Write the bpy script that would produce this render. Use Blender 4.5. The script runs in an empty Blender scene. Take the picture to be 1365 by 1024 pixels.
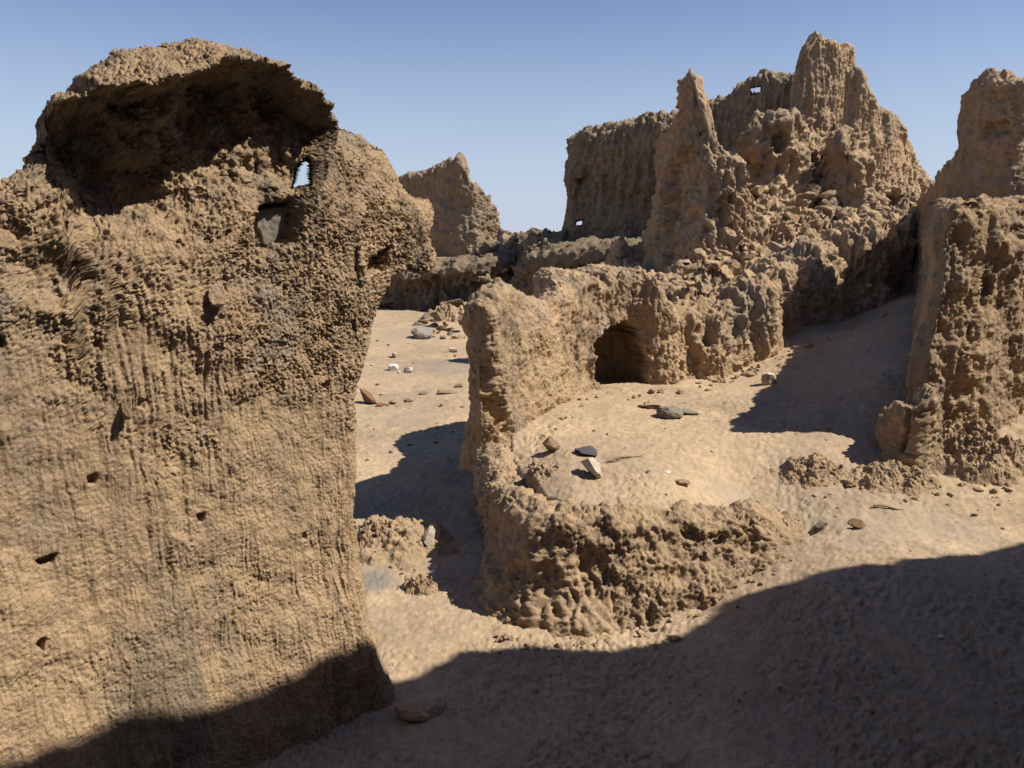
import bpy, math, random
import numpy as np
from mathutils import Vector
rng = np.random.RandomState(7)
F32 = np.float32
# ------------------------------------------------------------------ camera
FPX, CZ, PITCH = 1050.0, 1.6, math.radians(10.9)
cp, sp = math.cos(PITCH), math.sin(PITCH)
U0, V0 = 682.5, 512.0
def ray(u, v):
    xc, yc = (np.asarray(u) - U0) / FPX, (V0 - np.asarray(v)) / FPX
    return xc, cp + yc * sp, -sp + yc * cp
def at(u, v, Y):
    dx, dy, dz = ray(u, v); k = Y / dy
    return dx * k, Y, CZ + dz * k
def proj(x, y, z):
    D = y * cp - (z - CZ) * sp; D = np.maximum(D, .05)
    return U0 + FPX * x / D, V0 - FPX * (y * sp + (z - CZ) * cp) / D
def zat(v, Y):
    dx, dy, dz = ray(0, v); return CZ + dz * Y / dy
def XY(u, Y): return ((u - U0) / FPX * Y * cp, Y)
# ------------------------------------------------------------------ noise
_perm = rng.permutation(256).astype(np.int32); _perm = np.concatenate([_perm, _perm])
_g = rng.normal(size=(256, 3)); _g = (_g / np.linalg.norm(_g, axis=1)[:, None]).astype(F32)
_r3 = rng.rand(256, 3).astype(F32)
def _h(i, j, k): return _perm[_perm[_perm[i & 255] + (j & 255)] + (k & 255)]
def perlin(x, y, z):
    x, y, z = np.asarray(x, F32), np.asarray(y, F32), np.asarray(z, F32)
    xi, yi, zi = np.floor(x).astype(np.int32), np.floor(y).astype(np.int32), np.floor(z).astype(np.int32)
    xf, yf, zf = x - xi, y - yi, z - zi
    sx, sy, sz = [q * q * q * (q * (q * 6 - 15) + 10) for q in (xf, yf, zf)]
    out = 0
    for a in (0, 1):
        wx = sx if a else 1 - sx
        for b in (0, 1):
            wy = sy if b else 1 - sy
            for c in (0, 1):
                wz = sz if c else 1 - sz
                g = _g[_h(xi + a, yi + b, zi + c)]
                out = out + wx * wy * wz * (g[..., 0] * (xf - a) + g[..., 1] * (yf - b) + g[..., 2] * (zf - c))
    return out * 1.5
from concurrent.futures import ThreadPoolExecutor
_pool = ThreadPoolExecutor(4)
def par(fn):
    def g(x, y, z):
        x = np.asarray(x, F32); y = np.asarray(y, F32); z = np.asarray(z, F32)
        if x.ndim == 0 or x.shape[0] < 8 or x.size < 20000 or y.shape != x.shape or z.shape != x.shape: return fn(x, y, z)
        k = max(4, x.size // 120000); b = np.linspace(0, x.shape[0], min(k, x.shape[0]) + 1).astype(int)
        r = list(_pool.map(lambda i: fn(x[b[i]:b[i + 1]], y[b[i]:b[i + 1]], z[b[i]:b[i + 1]]), range(len(b) - 1)))
        if isinstance(r[0], tuple): return tuple(np.concatenate(q) for q in zip(*r))
        return np.concatenate(r)
    return g
perlin = par(perlin)
def fbm(x, y, z, o=4, g=.5, l=2.03):
    s, a, f = 0, 1., 1.
    for i in range(o):
        s = s + a * perlin(x * f + 17.3 * i, y * f + 5.1 * i, z * f + 9.7 * i); a *= g; f *= l
    return s
def ridge(x, y, z, o=3):
    s, a, f = 0, 1., 1.
    for i in range(o):
        s = s + a * (1 - np.abs(perlin(x * f + 31 * i, y * f, z * f)) * 2); a *= .5; f *= 2.1
    return s / 1.75
def worley(x, y, z):
    x, y, z = np.asarray(x, F32), np.asarray(y, F32), np.asarray(z, F32)
    xi, yi, zi = np.floor(x).astype(np.int32), np.floor(y).astype(np.int32), np.floor(z).astype(np.int32)
    f1 = np.full(x.shape, 9., F32); f2 = f1.copy(); idv = np.zeros(x.shape, np.int32)
    for a in (-1, 0, 1):
        for b in (-1, 0, 1):
            for c in (-1, 0, 1):
                h = _h(xi + a, yi + b, zi + c); r = _r3[h]
                d = (xi + a + r[..., 0] - x) ** 2 + (yi + b + r[..., 1] - y) ** 2 + (zi + c + r[..., 2] - z) ** 2
                m = d < f1
                f2 = np.where(m, f1, np.minimum(f2, d)); idv = np.where(m, h, idv); f1 = np.where(m, d, f1)
    return np.sqrt(f1), np.sqrt(f2), idv / 255.
def chips(x, y, z):                              # angular crumbs: every cell is a tilted facet
    x, y, z = np.asarray(x, F32), np.asarray(y, F32), np.asarray(z, F32)
    xi, yi, zi = np.floor(x).astype(np.int32), np.floor(y).astype(np.int32), np.floor(z).astype(np.int32)
    f1 = np.full(x.shape, 9., F32); val = np.zeros(x.shape, F32)
    for a in (-1, 0, 1):
        for b in (-1, 0, 1):
            for c in (-1, 0, 1):
                h = _h(xi + a, yi + b, zi + c); r = _r3[h]; g = _g[h]
                dx, dy, dz = xi + a + r[..., 0] - x, yi + b + r[..., 1] - y, zi + c + r[..., 2] - z
                d = dx * dx + dy * dy + dz * dz; m = d < f1
                val = np.where(m, (r[..., 1] - .5) + .9 * (g[..., 0] * dx + g[..., 1] * dy + g[..., 2] * dz) - .6 * d, val); f1 = np.where(m, d, f1)
    return val
worley = par(worley); chips = par(chips)
def sm(a, b, x):
    t = np.clip((x - a) / (b - a), 0, 1); return t * t * (3 - 2 * t)
def polysd(px, py, poly):                       # signed distance, > 0 inside
    poly = np.asarray(poly, float); d = np.full(np.shape(px), 1e9); ins = np.zeros(np.shape(px), bool)
    for (ax, ay), (bx, by) in zip(poly, np.roll(poly, -1, 0)):
        ex, ey = bx - ax, by - ay; wx, wy = px - ax, py - ay
        t = np.clip((wx * ex + wy * ey) / (ex * ex + ey * ey + 1e-12), 0, 1)
        d = np.minimum(d, (wx - ex * t) ** 2 + (wy - ey * t) ** 2)
        c = ((ay > py) != (by > py)) & (px < (bx - ax) * (py - ay) / (by - ay + 1e-12) + ax)
        ins ^= c
    d = np.sqrt(d); return np.where(ins, d, -d)
# ------------------------------------------------------------------ mesh helpers
COL = bpy.context.scene.collection
def props(o, label=None, cat=None, group=None, kind=None):
    if label: o['label'] = label
    if cat: o['category'] = cat
    if group: o['group'] = group
    if kind: o['kind'] = kind
    return o
def mesh_obj(name, V, Q, mat, parent=None, smooth=True, origin=None, tris=None):
    V = np.asarray(V, float).reshape(-1, 3); Q = np.asarray(Q, np.int64).reshape(-1, 4)
    if origin is None:
        origin = (float(V[:, 0].mean()), float(V[:, 1].mean()), float(V[:, 2].min()))
    me = bpy.data.meshes.new(name)
    Vl = (V - np.asarray(origin)).astype(F32)
    me.vertices.add(len(Vl)); me.vertices.foreach_set('co', Vl.ravel())
    nl = Q.size; me.loops.add(nl); me.loops.foreach_set('vertex_index', Q.astype(np.int32).ravel())
    me.polygons.add(len(Q)); me.polygons.foreach_set('loop_start', np.arange(0, nl, 4, dtype=np.int32))
    try: me.polygons.foreach_set('loop_total', np.full(len(Q), 4, np.int32))
    except Exception: pass
    me.update(calc_edges=True)
    if smooth: me.polygons.foreach_set('use_smooth', np.ones(len(Q), bool))
    me.validate()
    o = bpy.data.objects.new(name, me); COL.objects.link(o); o.location = origin
    if mat: me.materials.append(mat)
    if parent:
        o.parent = parent; o.matrix_parent_inverse = parent.matrix_world.inverted()
        o.location = Vector(origin) - parent.location; o.matrix_parent_inverse.identity()
    return o
def grid_normals(P):
    du = np.gradient(P, axis=0); dv = np.gradient(P, axis=1)
    n = np.cross(du, dv); l = np.linalg.norm(n, axis=2, keepdims=True); return n / np.maximum(l, 1e-9)
def quads(nu, nv, mask=None):
    i, j = np.meshgrid(np.arange(nu - 1), np.arange(nv - 1), indexing='ij')
    a = i * nv + j; q = np.stack([a, a + nv, a + nv + 1, a + 1], -1)
    return q[mask] if mask is not None else q.reshape(-1, 4)
def smooth_line(pts, it=2):
    p = np.asarray(pts, float)
    for _ in range(it):
        q = [p[0]]
        for a, b in zip(p[:-1], p[1:]): q += [a * .8 + b * .2, a * .2 + b * .8]
        q.append(p[-1]); p = np.array(q)
    return p
def earth(P, t, macro=(.04, .4), flute=(.0, .1, 5), pop=(.0, .02), popmask=None, rough=(.01, .06), flutemask=None, seed=0, cracks=0):
    x, y, z = P[..., 0] + seed * 3.7, P[..., 1] - seed * 1.9, P[..., 2] + seed * .77
    d = macro[0] * fbm(x / macro[1], y / macro[1], z / macro[1], 4)
    if rough[0]:
        d = d + rough[0] * fbm(x / rough[1], y / rough[1], z / rough[1] * .8, 3, .55)
    if flute[0]:
        s = flute[1]; w = fbm(x / s / 2.5, y / s / 2.5, z / s / 7, 2) * .45
        r = ridge(x / s + w, y / s + w, z / s / flute[2], 3)
        fl = flute[0] * (r * 1.6 - 1.1)
        if flutemask is not None: fl = fl * flutemask
        d = d + fl
    if pop[0]:
        s = pop[1]; wx = perlin(x / s / 2, y / s / 2, z / s / 2) * .5
        wy = perlin(x / s * 1.3 + 9, y / s * 1.3, z / s * 1.3) * .5
        b = chips(x / s + wx, y / s - wx, z / s * .85 + wy) * .85 + .5 * chips(x / s * 2.1 + wy, y / s * 2.1, z / s * 2 - wx)
        b = b * pop[0] * (.7 + .9 * sm(-.3, .5, perlin(x / s / 4, y / s / 4, z / s / 4)))
        if popmask is not None: b = b * popmask
        d = d + b
    return d
def slab(name, plan, top, base, mat, thick=.25, ttop=None, spacing=.02, uv=True, rc=.5, left=None, right=None,
         off=None, feats=(), holes=(), style=None, style1=None, flare=0., topjag=(.03, .15), parent=None,
         backres=.25, label=None, cat='wall', group=None, endr=None, smooth=2, lean=0.):
    """A standing earth wall: plan line (left to right as seen), crest line, real thickness."""
    pl = np.array([XY(*p) for p in plan]) if uv else np.array(plan, float)
    pl = smooth_line(pl, smooth) if smooth else pl
    seg = np.r_[0, np.cumsum(np.linalg.norm(np.diff(pl, axis=0), axis=1))]; L = seg[-1]
    er = endr if endr is not None else thick * .6
    er = min(er, L * .3); ke = max(4, int(er * 1.6 / spacing)); nm = int((L - 2 * er) / spacing) + 2
    _e = er / L * (1 - np.cos(np.linspace(0, math.pi / 2, ke)))
    a0 = np.concatenate([_e[:-1], np.linspace(er / L, 1 - er / L, nm), (1 - _e[::-1])[1:]]); n = len(a0)
    def PA(a):
        s = a * L; return np.interp(s, seg, pl[:, 0]), np.interp(s, seg, pl[:, 1])
    def topz(x, y, a):
        if top[0] == 'px':
            tp = np.asarray(top[1], float); z = np.full(np.shape(x), CZ * 1.)
            for _ in range(6):
                u, _v = proj(x, y, z); z = .3 * z + .7 * zat(np.interp(u, tp[:, 0], tp[:, 1]), y)
        else:
            tp = np.asarray(top[1], float); z = np.interp(a, tp[:, 0], tp[:, 1]) + 0 * x
        s = a * L
        return z + topjag[0] * fbm(s / topjag[1] + 3.1, s * 0 + L, s * 0, 4, .6)
    bz = base if callable(base) else (lambda x, y: base + 0 * x)
    x0, y0 = PA(a0); Hmax = float(np.max(topz(x0, y0, a0) - bz(x0, y0)))
    nf = max(12, int(Hmax / spacing)); nc = max(6, int((thick) / spacing * .8)); nb = max(6, int(nf * backres))
    tf = np.linspace(0, 1, nf)
    # loop parameter: t (height fraction), side (+1 front .. -1 back)
    ang = np.linspace(0, math.pi, nc + 2)[1:-1]
    T = np.r_[tf, np.ones(nc), np.linspace(1, 0, nb)]
    ncorn = len(T)
    A = np.repeat(a0[:, None], ncorn, 1); TT = np.repeat(T[None], n, 0)
    a = A.copy()
    if left or right:
        def edge(E, z, fallback):
            E = np.asarray(E, float); ae = np.full(z.shape, fallback)
            al = np.linspace(-.25, 1.25, 61)
            for _ in range(4):
                x, y = PAx(ae); u, v = proj(x, y, z); ut = np.interp(v, E[:, 1], E[:, 0])
                # invert u along plan at this z
                X, Y = PAx(al)
                ua = np.array([proj(X, Y, zz)[0] for zz in np.linspace(z.min(), z.max(), 5)])
                zi = np.clip((z - z.min()) / (z.max() - z.min() + 1e-9) * 4, 0, 3.999); k = zi.astype(int); fr = zi - k
                lo = np.stack([np.interp(ut, ua[q], al) for q in range(5)], 0)
                ae = np.take_along_axis(lo, k[None], 0)[0] * (1 - fr) + np.take_along_axis(lo, (k + 1)[None], 0)[0] * fr
            return ae
        d0 = (pl[1] - pl[0]) / np.linalg.norm(pl[1] - pl[0]); d1 = (pl[-1] - pl[-2]) / np.linalg.norm(pl[-1] - pl[-2])
        def PAx(q):
            x, y = PA(np.clip(q, 0, 1)); e0 = np.minimum(q, 0) * L; e1 = np.maximum(q - 1, 0) * L
            return x + d0[0] * e0 + d1[0] * e1, y + d0[1] * e0 + d1[1] * e1
        for _ in range(3):
            x, y = PAx(a); zb = bz(x, y); z = zb + TT * np.maximum(topz(x, y, a) - zb, .02)
            aL = edge(left, z, 0.) if left else 0.; aR = edge(right, z, 1.) if right else 1.
            a = aL + A * (aR - aL)
        x, y = PAx(a)
    else:
        x, y = PA(a)
    dxs, dys = np.gradient(pl[:, 0], seg), np.gradient(pl[:, 1], seg)
    aa = np.clip(a, 0, 1) * L
    dx, dy = np.interp(aa, seg, dxs), np.interp(aa, seg, dys); l = np.hypot(dx, dy); dx, dy = dx / l, dy / l
    nx, ny = dy, -dx
    zb = bz(x, y); zt = np.maximum(topz(x, y, a), zb + .02)
    H = zt - zb
    kk = max(3, min(int(1.0 / spacing), int(n / 2.3))) | 1
    if n > 2 * kk:
        pad = np.pad(H, ((kk // 2 + 1, kk // 2), (0, 0)), 'edge'); cs = np.cumsum(pad, axis=0); Hs = (cs[kk:] - cs[:-kk]) / kk
        H = Hs + (H - Hs) * TT ** 5
        H = np.maximum(H, .02)
    w = thick / 2 * (1 + .25 * fbm(x * 1.3, y * 1.3, TT * 2, 2))
    if ttop: w = w * (1 + (ttop / thick - 1) * TT)
    e = np.minimum(A, 1 - A) * L; ef = np.clip(e / er, 0.0, 1); w = w * np.sqrt(np.clip(1 - (1 - ef) ** 2, .0, 1)) 
    r = np.minimum(np.minimum(w, rc * thick), H * .5)
    sd = np.ones_like(x); z = zb + TT * (H - r)
    sd = w.copy()
    fs = slice(nf, nf + nc)
    c, s_ = np.cos(ang)[None], np.sin(ang)[None]
    flat = w[:, fs] - r[:, fs]
    q = np.sign(c) * np.abs(c) ** .8
    sd[:, fs] = flat * q + r[:, fs] * c; z[:, fs] = (zt - r)[:, fs] + r[:, fs] * s_
    sd[:, nf + nc:] = -w[:, nf + nc:]
    front = np.zeros_like(x); front[:, :nf] = 1; front[:, fs] = np.clip(c, 0, 1) ** .5
    sd = sd + flare * (1 - TT) ** 2 * np.sign(sd + 1e-9) * ef
    if off is not None: sd = sd + off(a, TT, z, front, x, y) * ef
    x = x + nx * (sd + lean * TT); y = y + ny * (sd + lean * TT)
    P = np.stack([x, y, z], -1)
    P = P.astype(np.float64)
    N = -grid_normals(P)
    ck = (N[:, :nf, 0] * nx[:, :nf] + N[:, :nf, 1] * ny[:, :nf]).mean()
    if ck < 0: N = -N
    flip = ck < 0
    if style1: P = P + N * earth(P, TT, **style1)[..., None] * np.clip(np.minimum(A, 1 - A) * L / (er * .1), 0, 1)[..., None]
    # even out the rows along each section so that overhangs get as many faces as the rest
    dl = np.linalg.norm(np.diff(P, axis=1), axis=2) + spacing * .15; dl[:, nf + nc - 1:] *= backres * .8
    cum = np.concatenate([np.zeros((n, 1)), np.cumsum(dl, axis=1)], 1); cum /= cum[:, -1:]
    kb = max(9, min(int(.7 / spacing), n // 3)) | 1; pad = np.pad(cum, ((kb // 2 + 1, kb // 2), (0, 0)), 'edge'); cs = np.cumsum(pad, axis=0); cum = (cs[kb:] - cs[:-kb]) / kb
    un = np.linspace(0, 1, ncorn); ix = np.stack([np.interp(un, (c_ - c_[0]) / (c_[-1] - c_[0]), np.arange(ncorn)) for c_ in cum])
    i0 = np.minimum(ix.astype(int), ncorn - 2); fr_ = ix - i0
    def rsm(q): return np.take_along_axis(q, i0, 1) * (1 - fr_) + np.take_along_axis(q, i0 + 1, 1) * fr_
    P = np.stack([rsm(P[..., k]) for k in range(3)], -1); nx, ny, w, front, TT, a, A = [rsm(q) for q in (nx + 0 * x, ny + 0 * x, w, front, TT, a, A)]
    u, v = proj(P[..., 0], P[..., 1], P[..., 2])
    for poly, depth, soft in feats:
        jit = fbm(P[..., 0] * 14, P[..., 1] * 14, P[..., 2] * 14, 3) * min(soft, 3.) * 1.5
        m = sm(-soft, soft, polysd(u, v, poly) + jit) * front
        P[..., 0] -= nx * m * depth; P[..., 1] -= ny * m * depth
    face = None; hm = 1.
    if holes:
        kill = np.zeros(x.shape, bool); killb = None; hm = 1.
        for poly in holes:
            jit = fbm(P[..., 0] * 12, P[..., 1] * 12, P[..., 2] * 12, 2) * 1.6 + fbm(P[..., 0] * 75, P[..., 1] * 75, P[..., 2] * 75, 2) * 1.1
            sdv = polysd(u, v, poly) + jit; hm = hm * (1 - sm(-5, -1, sdv)); m = sm(-.8, .9, sdv) * (front > .5)
            cd = P - np.array([0, 0, CZ]); cd /= np.linalg.norm(cd, axis=2, keepdims=True)
            dn = (m * (2 * w + .12) / np.maximum(.35, -(cd[..., 0] * nx + cd[..., 1] * ny)))[..., None]; P = P + cd * dn
            kill |= sdv > .3; bk = (sdv > -5) & (front < .05); kb_ = bk[:-1, :-1] | bk[1:, 1:] | bk[1:, :-1] | bk[:-1, 1:]; killb = kb_ if killb is None else (killb | kb_)
        face = ~(kill[:-1, :-1] & kill[1:, 1:] & kill[1:, :-1] & kill[:-1, 1:]) & ~killb
    if style:
        N = -grid_normals(P)
        if flip: N = -N
        for ax, kw in ((0, 11), (1, 11)):
            pw = [(0, 0)] * 3; pw[ax] = (kw // 2 + 1, kw // 2); cs = np.cumsum(np.pad(N, pw, 'edge'), axis=ax)
            N = (cs[kw:] - cs[:-kw]) if ax == 0 else (cs[:, kw:] - cs[:, :-kw])
        N = N / np.maximum(np.linalg.norm(N, axis=2, keepdims=True), 1e-6)
        st = dict(style)
        for k_ in ('popmask', 'flutemask'):
            if callable(st.get(k_)): st[k_] = st[k_](a, TT, P)
        P = P + N * (earth(P, TT, **st) * np.clip(np.minimum(A, 1 - A) * L / (er * .03), 0, 1) * hm)[..., None]
    Q = quads(n, ncorn, face)
    if flip: Q = Q[:, ::-1]
    Q = Q[:, ::-1]
    o = mesh_obj(name, P, Q, mat, parent)
    if label: props(o, label, cat, group)
    return o
# ------------------------------------------------------------------ materials
def srgb(r, g, b):
    f = lambda c: (c / 255 / 12.92) if c / 255 <= .04045 else ((c / 255 + .055) / 1.055) ** 2.4
    return (f(r), f(g), f(b), 1)
def mud_mat(name, c1, c2, c3, sc=1., streak=.4, grain=1., bump=.5, bdist=.004, crust=None, rough=.95):
    c1, c2, c3 = [tuple(q * .7 for q in c[:3]) + (1,) for c in (c1, c2, c3)]
    m = bpy.data.materials.new(name); m.use_nodes = True; nt = m.node_tree; N = nt.nodes; L = nt.links
    b = N['Principled BSDF']; b.inputs['Roughness'].default_value = rough
    b.inputs['Specular IOR Level'].default_value = .12
    tc = N.new('ShaderNodeTexCoord')
    def noise(s, d, r=.55, vec=None, dist=0.):
        n = N.new('ShaderNodeTexNoise'); n.inputs['Scale'].default_value = s; n.inputs['Detail'].default_value = d
        n.inputs['Roughness'].default_value = r; n.inputs['Distortion'].default_value = dist
        L.new(vec or tc.outputs['Object'], n.inputs['Vector']); return n
    def ramp(src, lo, hi):
        r = N.new('ShaderNodeMapRange'); r.inputs['From Min'].default_value = lo; r.inputs['From Max'].default_value = hi
        L.new(src, r.inputs['Value']); return r.outputs['Result']
    def mix(fac, a, bb, mode='MIX'):
        x = N.new('ShaderNodeMix'); x.data_type = 'RGBA'; x.blend_type = mode
        if isinstance(fac, float): x.inputs['Factor'].default_value = fac
        else: L.new(fac, x.inputs['Factor'])
        for s, val in (('A', a), ('B', bb)):
            i = [q for q in x.inputs if q.name == s and q.type == 'RGBA'][0]
            if isinstance(val, tuple): i.default_value = val
            else: L.new(val, i)
        return [q for q in x.outputs if q.type == 'RGBA'][0]
    n1 = noise(1.7 * sc, 5, .6, dist=.4)
    col = mix(ramp(n1.outputs['Fac'], .36, .64), c1, c2)
    mp = N.new('ShaderNodeMapping'); mp.inputs['Scale'].default_value = (1, 1, .07); L.new(tc.outputs['Object'], mp.inputs['Vector'])
    n2 = noise(9 * sc, 5, .6, mp.outputs['Vector'], .3)
    st = N.new('ShaderNodeMath'); st.operation = 'MULTIPLY'; st.inputs[1].default_value = streak
    L.new(ramp(n2.outputs['Fac'], .5, .63), st.inputs[0])
    col = mix(st.outputs[0], col, c3)
    n3 = noise(26 * sc, 6, .7)
    col = mix(.55, col, mix(ramp(n3.outputs['Fac'], .3, .7), (.3, .3, .3, 1), (.72, .7, .66, 1)), 'OVERLAY')
    n4 = noise(170 * sc, 4, .7)
    col = mix(.35 * grain, col, mix(ramp(n4.outputs['Fac'], .3, .7), (.25, .25, .25, 1), (.75, .74, .72, 1)), 'OVERLAY')
    if crust:                                    # grey salty crust in large patches
        n5 = noise(crust[1], 6, .65, dist=.5)
        col = mix(ramp(n5.outputs['Fac'], crust[2], crust[2] + .12), col, tuple(q * .7 for q in crust[0][:3]) + (1,))
    L.new(col, b.inputs['Base Color'])
    v = N.new('ShaderNodeTexVoronoi'); v.inputs['Scale'].default_value = 85 * sc; L.new(tc.outputs['Object'], v.inputs['Vector'])
    nb = noise(95 * sc, 7, .72)
    ad = N.new('ShaderNodeMath'); ad.operation = 'MULTIPLY_ADD'; ad.inputs[1].default_value = -.35
    L.new(v.outputs['Distance'], ad.inputs[0]); L.new(nb.outputs['Fac'], ad.inputs[2])
    bp = N.new('ShaderNodeBump'); bp.inputs['Strength'].default_value = bump; bp.inputs['Distance'].default_value = bdist * 2
    L.new(ad.outputs[0], bp.inputs['Height']); L.new(bp.outputs['Normal'], b.inputs['Normal'])
    return m
MUD = mud_mat('mud_orange', (.53, .375, .235, 1), (.42, .30, .19, 1), (.27, .22, .165, 1), streak=.75, bump=.9, bdist=.005, crust=((.40, .33, .26, 1), 2.3, .57))
MUDB = mud_mat('mud_bench', (.49, .35, .22, 1), (.40, .29, .19, 1), (.32, .24, .17, 1), bump=.8)
MUDM = mud_mat('mud_mid', (.54, .38, .235, 1), (.43, .31, .20, 1), (.32, .25, .18, 1), sc=.6, bump=.6, bdist=.01, crust=((.34, .28, .21, 1), 1.1, .55))
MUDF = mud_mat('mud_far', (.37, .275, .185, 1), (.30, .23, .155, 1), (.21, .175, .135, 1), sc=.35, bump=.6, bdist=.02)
CRUST = mud_mat('grey_crust', (.29, .22, .15, 1), (.23, .18, .125, 1), (.16, .13, .10, 1), sc=.4, bump=.6, bdist=.02)
SAND = mud_mat('sand', (.53, .395, .262, 1), (.40, .30, .205, 1), (.37, .285, .205, 1), sc=.8, streak=.0, grain=.9, bump=.45, bdist=.003, crust=((.43, .345, .25, 1), .9, .56))
# ground-specific ash patches
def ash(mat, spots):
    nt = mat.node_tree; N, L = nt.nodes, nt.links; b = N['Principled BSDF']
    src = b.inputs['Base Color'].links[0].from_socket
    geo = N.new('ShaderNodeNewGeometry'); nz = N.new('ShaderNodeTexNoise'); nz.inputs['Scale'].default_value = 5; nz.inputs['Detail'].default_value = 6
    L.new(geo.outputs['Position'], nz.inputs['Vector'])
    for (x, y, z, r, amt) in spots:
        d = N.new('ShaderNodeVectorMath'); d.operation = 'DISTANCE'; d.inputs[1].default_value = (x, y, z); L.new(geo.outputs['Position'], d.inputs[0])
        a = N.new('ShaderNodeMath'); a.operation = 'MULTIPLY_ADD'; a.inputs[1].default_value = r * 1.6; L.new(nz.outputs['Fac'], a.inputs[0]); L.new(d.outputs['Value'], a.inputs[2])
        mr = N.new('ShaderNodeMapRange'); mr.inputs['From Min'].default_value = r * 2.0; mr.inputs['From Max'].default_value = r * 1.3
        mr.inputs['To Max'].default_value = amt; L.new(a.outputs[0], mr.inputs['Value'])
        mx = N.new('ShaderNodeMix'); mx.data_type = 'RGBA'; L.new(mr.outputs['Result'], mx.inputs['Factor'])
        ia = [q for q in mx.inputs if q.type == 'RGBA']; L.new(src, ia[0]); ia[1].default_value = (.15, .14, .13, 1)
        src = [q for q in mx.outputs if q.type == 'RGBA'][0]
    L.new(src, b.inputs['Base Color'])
def stone_mat(name, c, c2, bump=.4):
    return mud_mat(name, c, c2, c2, sc=3, streak=.2, grain=.5, bump=bump, bdist=.002)
S_TAN = stone_mat('stone_tan', (.36, .25, .15, 1), (.27, .19, .12, 1))
S_BRN = stone_mat('stone_brown', (.27, .16, .09, 1), (.20, .125, .08, 1))
S_PALE = stone_mat('stone_pale', (.62, .54, .42, 1), (.5, .42, .32, 1))
S_GREY = stone_mat('stone_grey', (.28, .245, .20, 1), (.21, .185, .155, 1))
S_SLATE = stone_mat('stone_slate', (.12, .12, .125, 1), (.085, .085, .09, 1))
S_DUST = stone_mat('stone_dusty', (.36, .32, .27, 1), (.28, .25, .21, 1))
S_DUST2 = stone_mat('stone_dusty_dark', (.27, .235, .195, 1), (.2, .175, .15, 1))
S_CLAY = stone_mat('clay_lump', (.55, .39, .25, 1), (.42, .30, .2, 1))
S_WHITE = stone_mat('chip_white', (.8, .8, .78, 1), (.7, .7, .68, 1))
WOOD = stone_mat('dry_wood', (.36, .27, .18, 1), (.25, .18, .12, 1))
# ------------------------------------------------------------------ ground heights
FLOOR = [(.11, 3.36), (.21, 3.20), (.42, 3.17), (.9, 3.23), (1.3, 3.38), (6, 3.4), (6, 9.2), (4.5, 8.7), (3.5, 8.2), (2.7, 7.5), (2.05, 6.7), (1.6, 6.15), (1.15, 5.85),
         (.9, 5.8), (.5, 5.65), (.1, 4.85), (-.05, 4.4), (-.04, 4.0)]
def G(x, y, micro=False):
    x = np.asarray(x, float); y = np.asarray(y, float)
    r = .31 * sm(.35, 1.7, x) * sm(1.2, 3.0, y) + .12 * sm(1.8, 4, x)
    al = .03 * np.clip(y - 5, 0, 9.6)
    F = .50 + 0 * x
    fr = sm(.55, 1.35, x) * sm(4.5, 3.3, y)
    F = F * (1 - fr) + np.maximum(r, .2) * fr
    F = F - .08 * sm(.3, .0, x) * sm(4.3, 3.8, y)
    F = F - .06 * sm(3.6, 3.2, y) * sm(-.2, .4, x)
    F = F + .27 * sm(1.5, 2.7, x) * sm(4.7, 7.2, y) + .26 * sm(1.0, .1, .54 * y - x) * sm(4.1, 4.9, y) * (x > 1)
    sd = polysd(x, y, FLOOR)
    m = sm(-.05, .05, sd)
    base = r + al
    z = base * (1 - m) + F * m
    z = z + (.80 - .0) * sm(14.7, 15.4, y) * (1 - sm(.0, 1., 0))
    z = z + .010 * fbm(x * .9, y * .9, 0 * x, 3) * 2
    if micro:
        pm = sm(-.15, .45, fbm(x * 1.7 + 4, y * 1.7, 0 * x, 3))
        z = z + .006 * fbm(x * 5, y * 5, 0 * x, 3) + .0016 * fbm(x * 17, y * 17, 0 * x + 3, 4, .62) + (.0034 + .0065 * pm) * chips(x * 48, y * 48, 0 * x + .5) * sm(12, 3, y) + .010 * pm * np.maximum(chips(x * 17, y * 17, 0 * x + .5) - .25, 0)
        f1, f2, i = worley(x * 9, y * 9, 0 * x + .5)
        z = z + .010 * np.clip(1 - f1 * 2.6, 0, 1) ** 1.0 * (i > .72) * sm(3., 5, x * 0 + y + 1.4)
        f1, f2, i = worley(x * 30, y * 30, 0 * x + .5)
        z = z + .0045 * np.clip(1 - f1 * 2.2, 0, 1) * (i > .6)
        f1, f2, i = worley(x * 4.2 + .3 * perlin(x * 5, y * 5, 0 * x), y * 4.2, 0 * x + .5)   # old foot marks
        z = z - .010 * sm(.42, .2, f1) * (i > .55)
    return z
def on_ground(u, v, H=None):
    H = H or G
    Ys = np.concatenate([np.linspace(1.5, 8, 1300), np.linspace(8, 40, 1600)])
    X, _, Z = at(u, v, Ys); g = H(X, Ys); k = int(np.argmax(Z <= g))
    return float(X[k]), float(Ys[k]), float(g[k])
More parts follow.
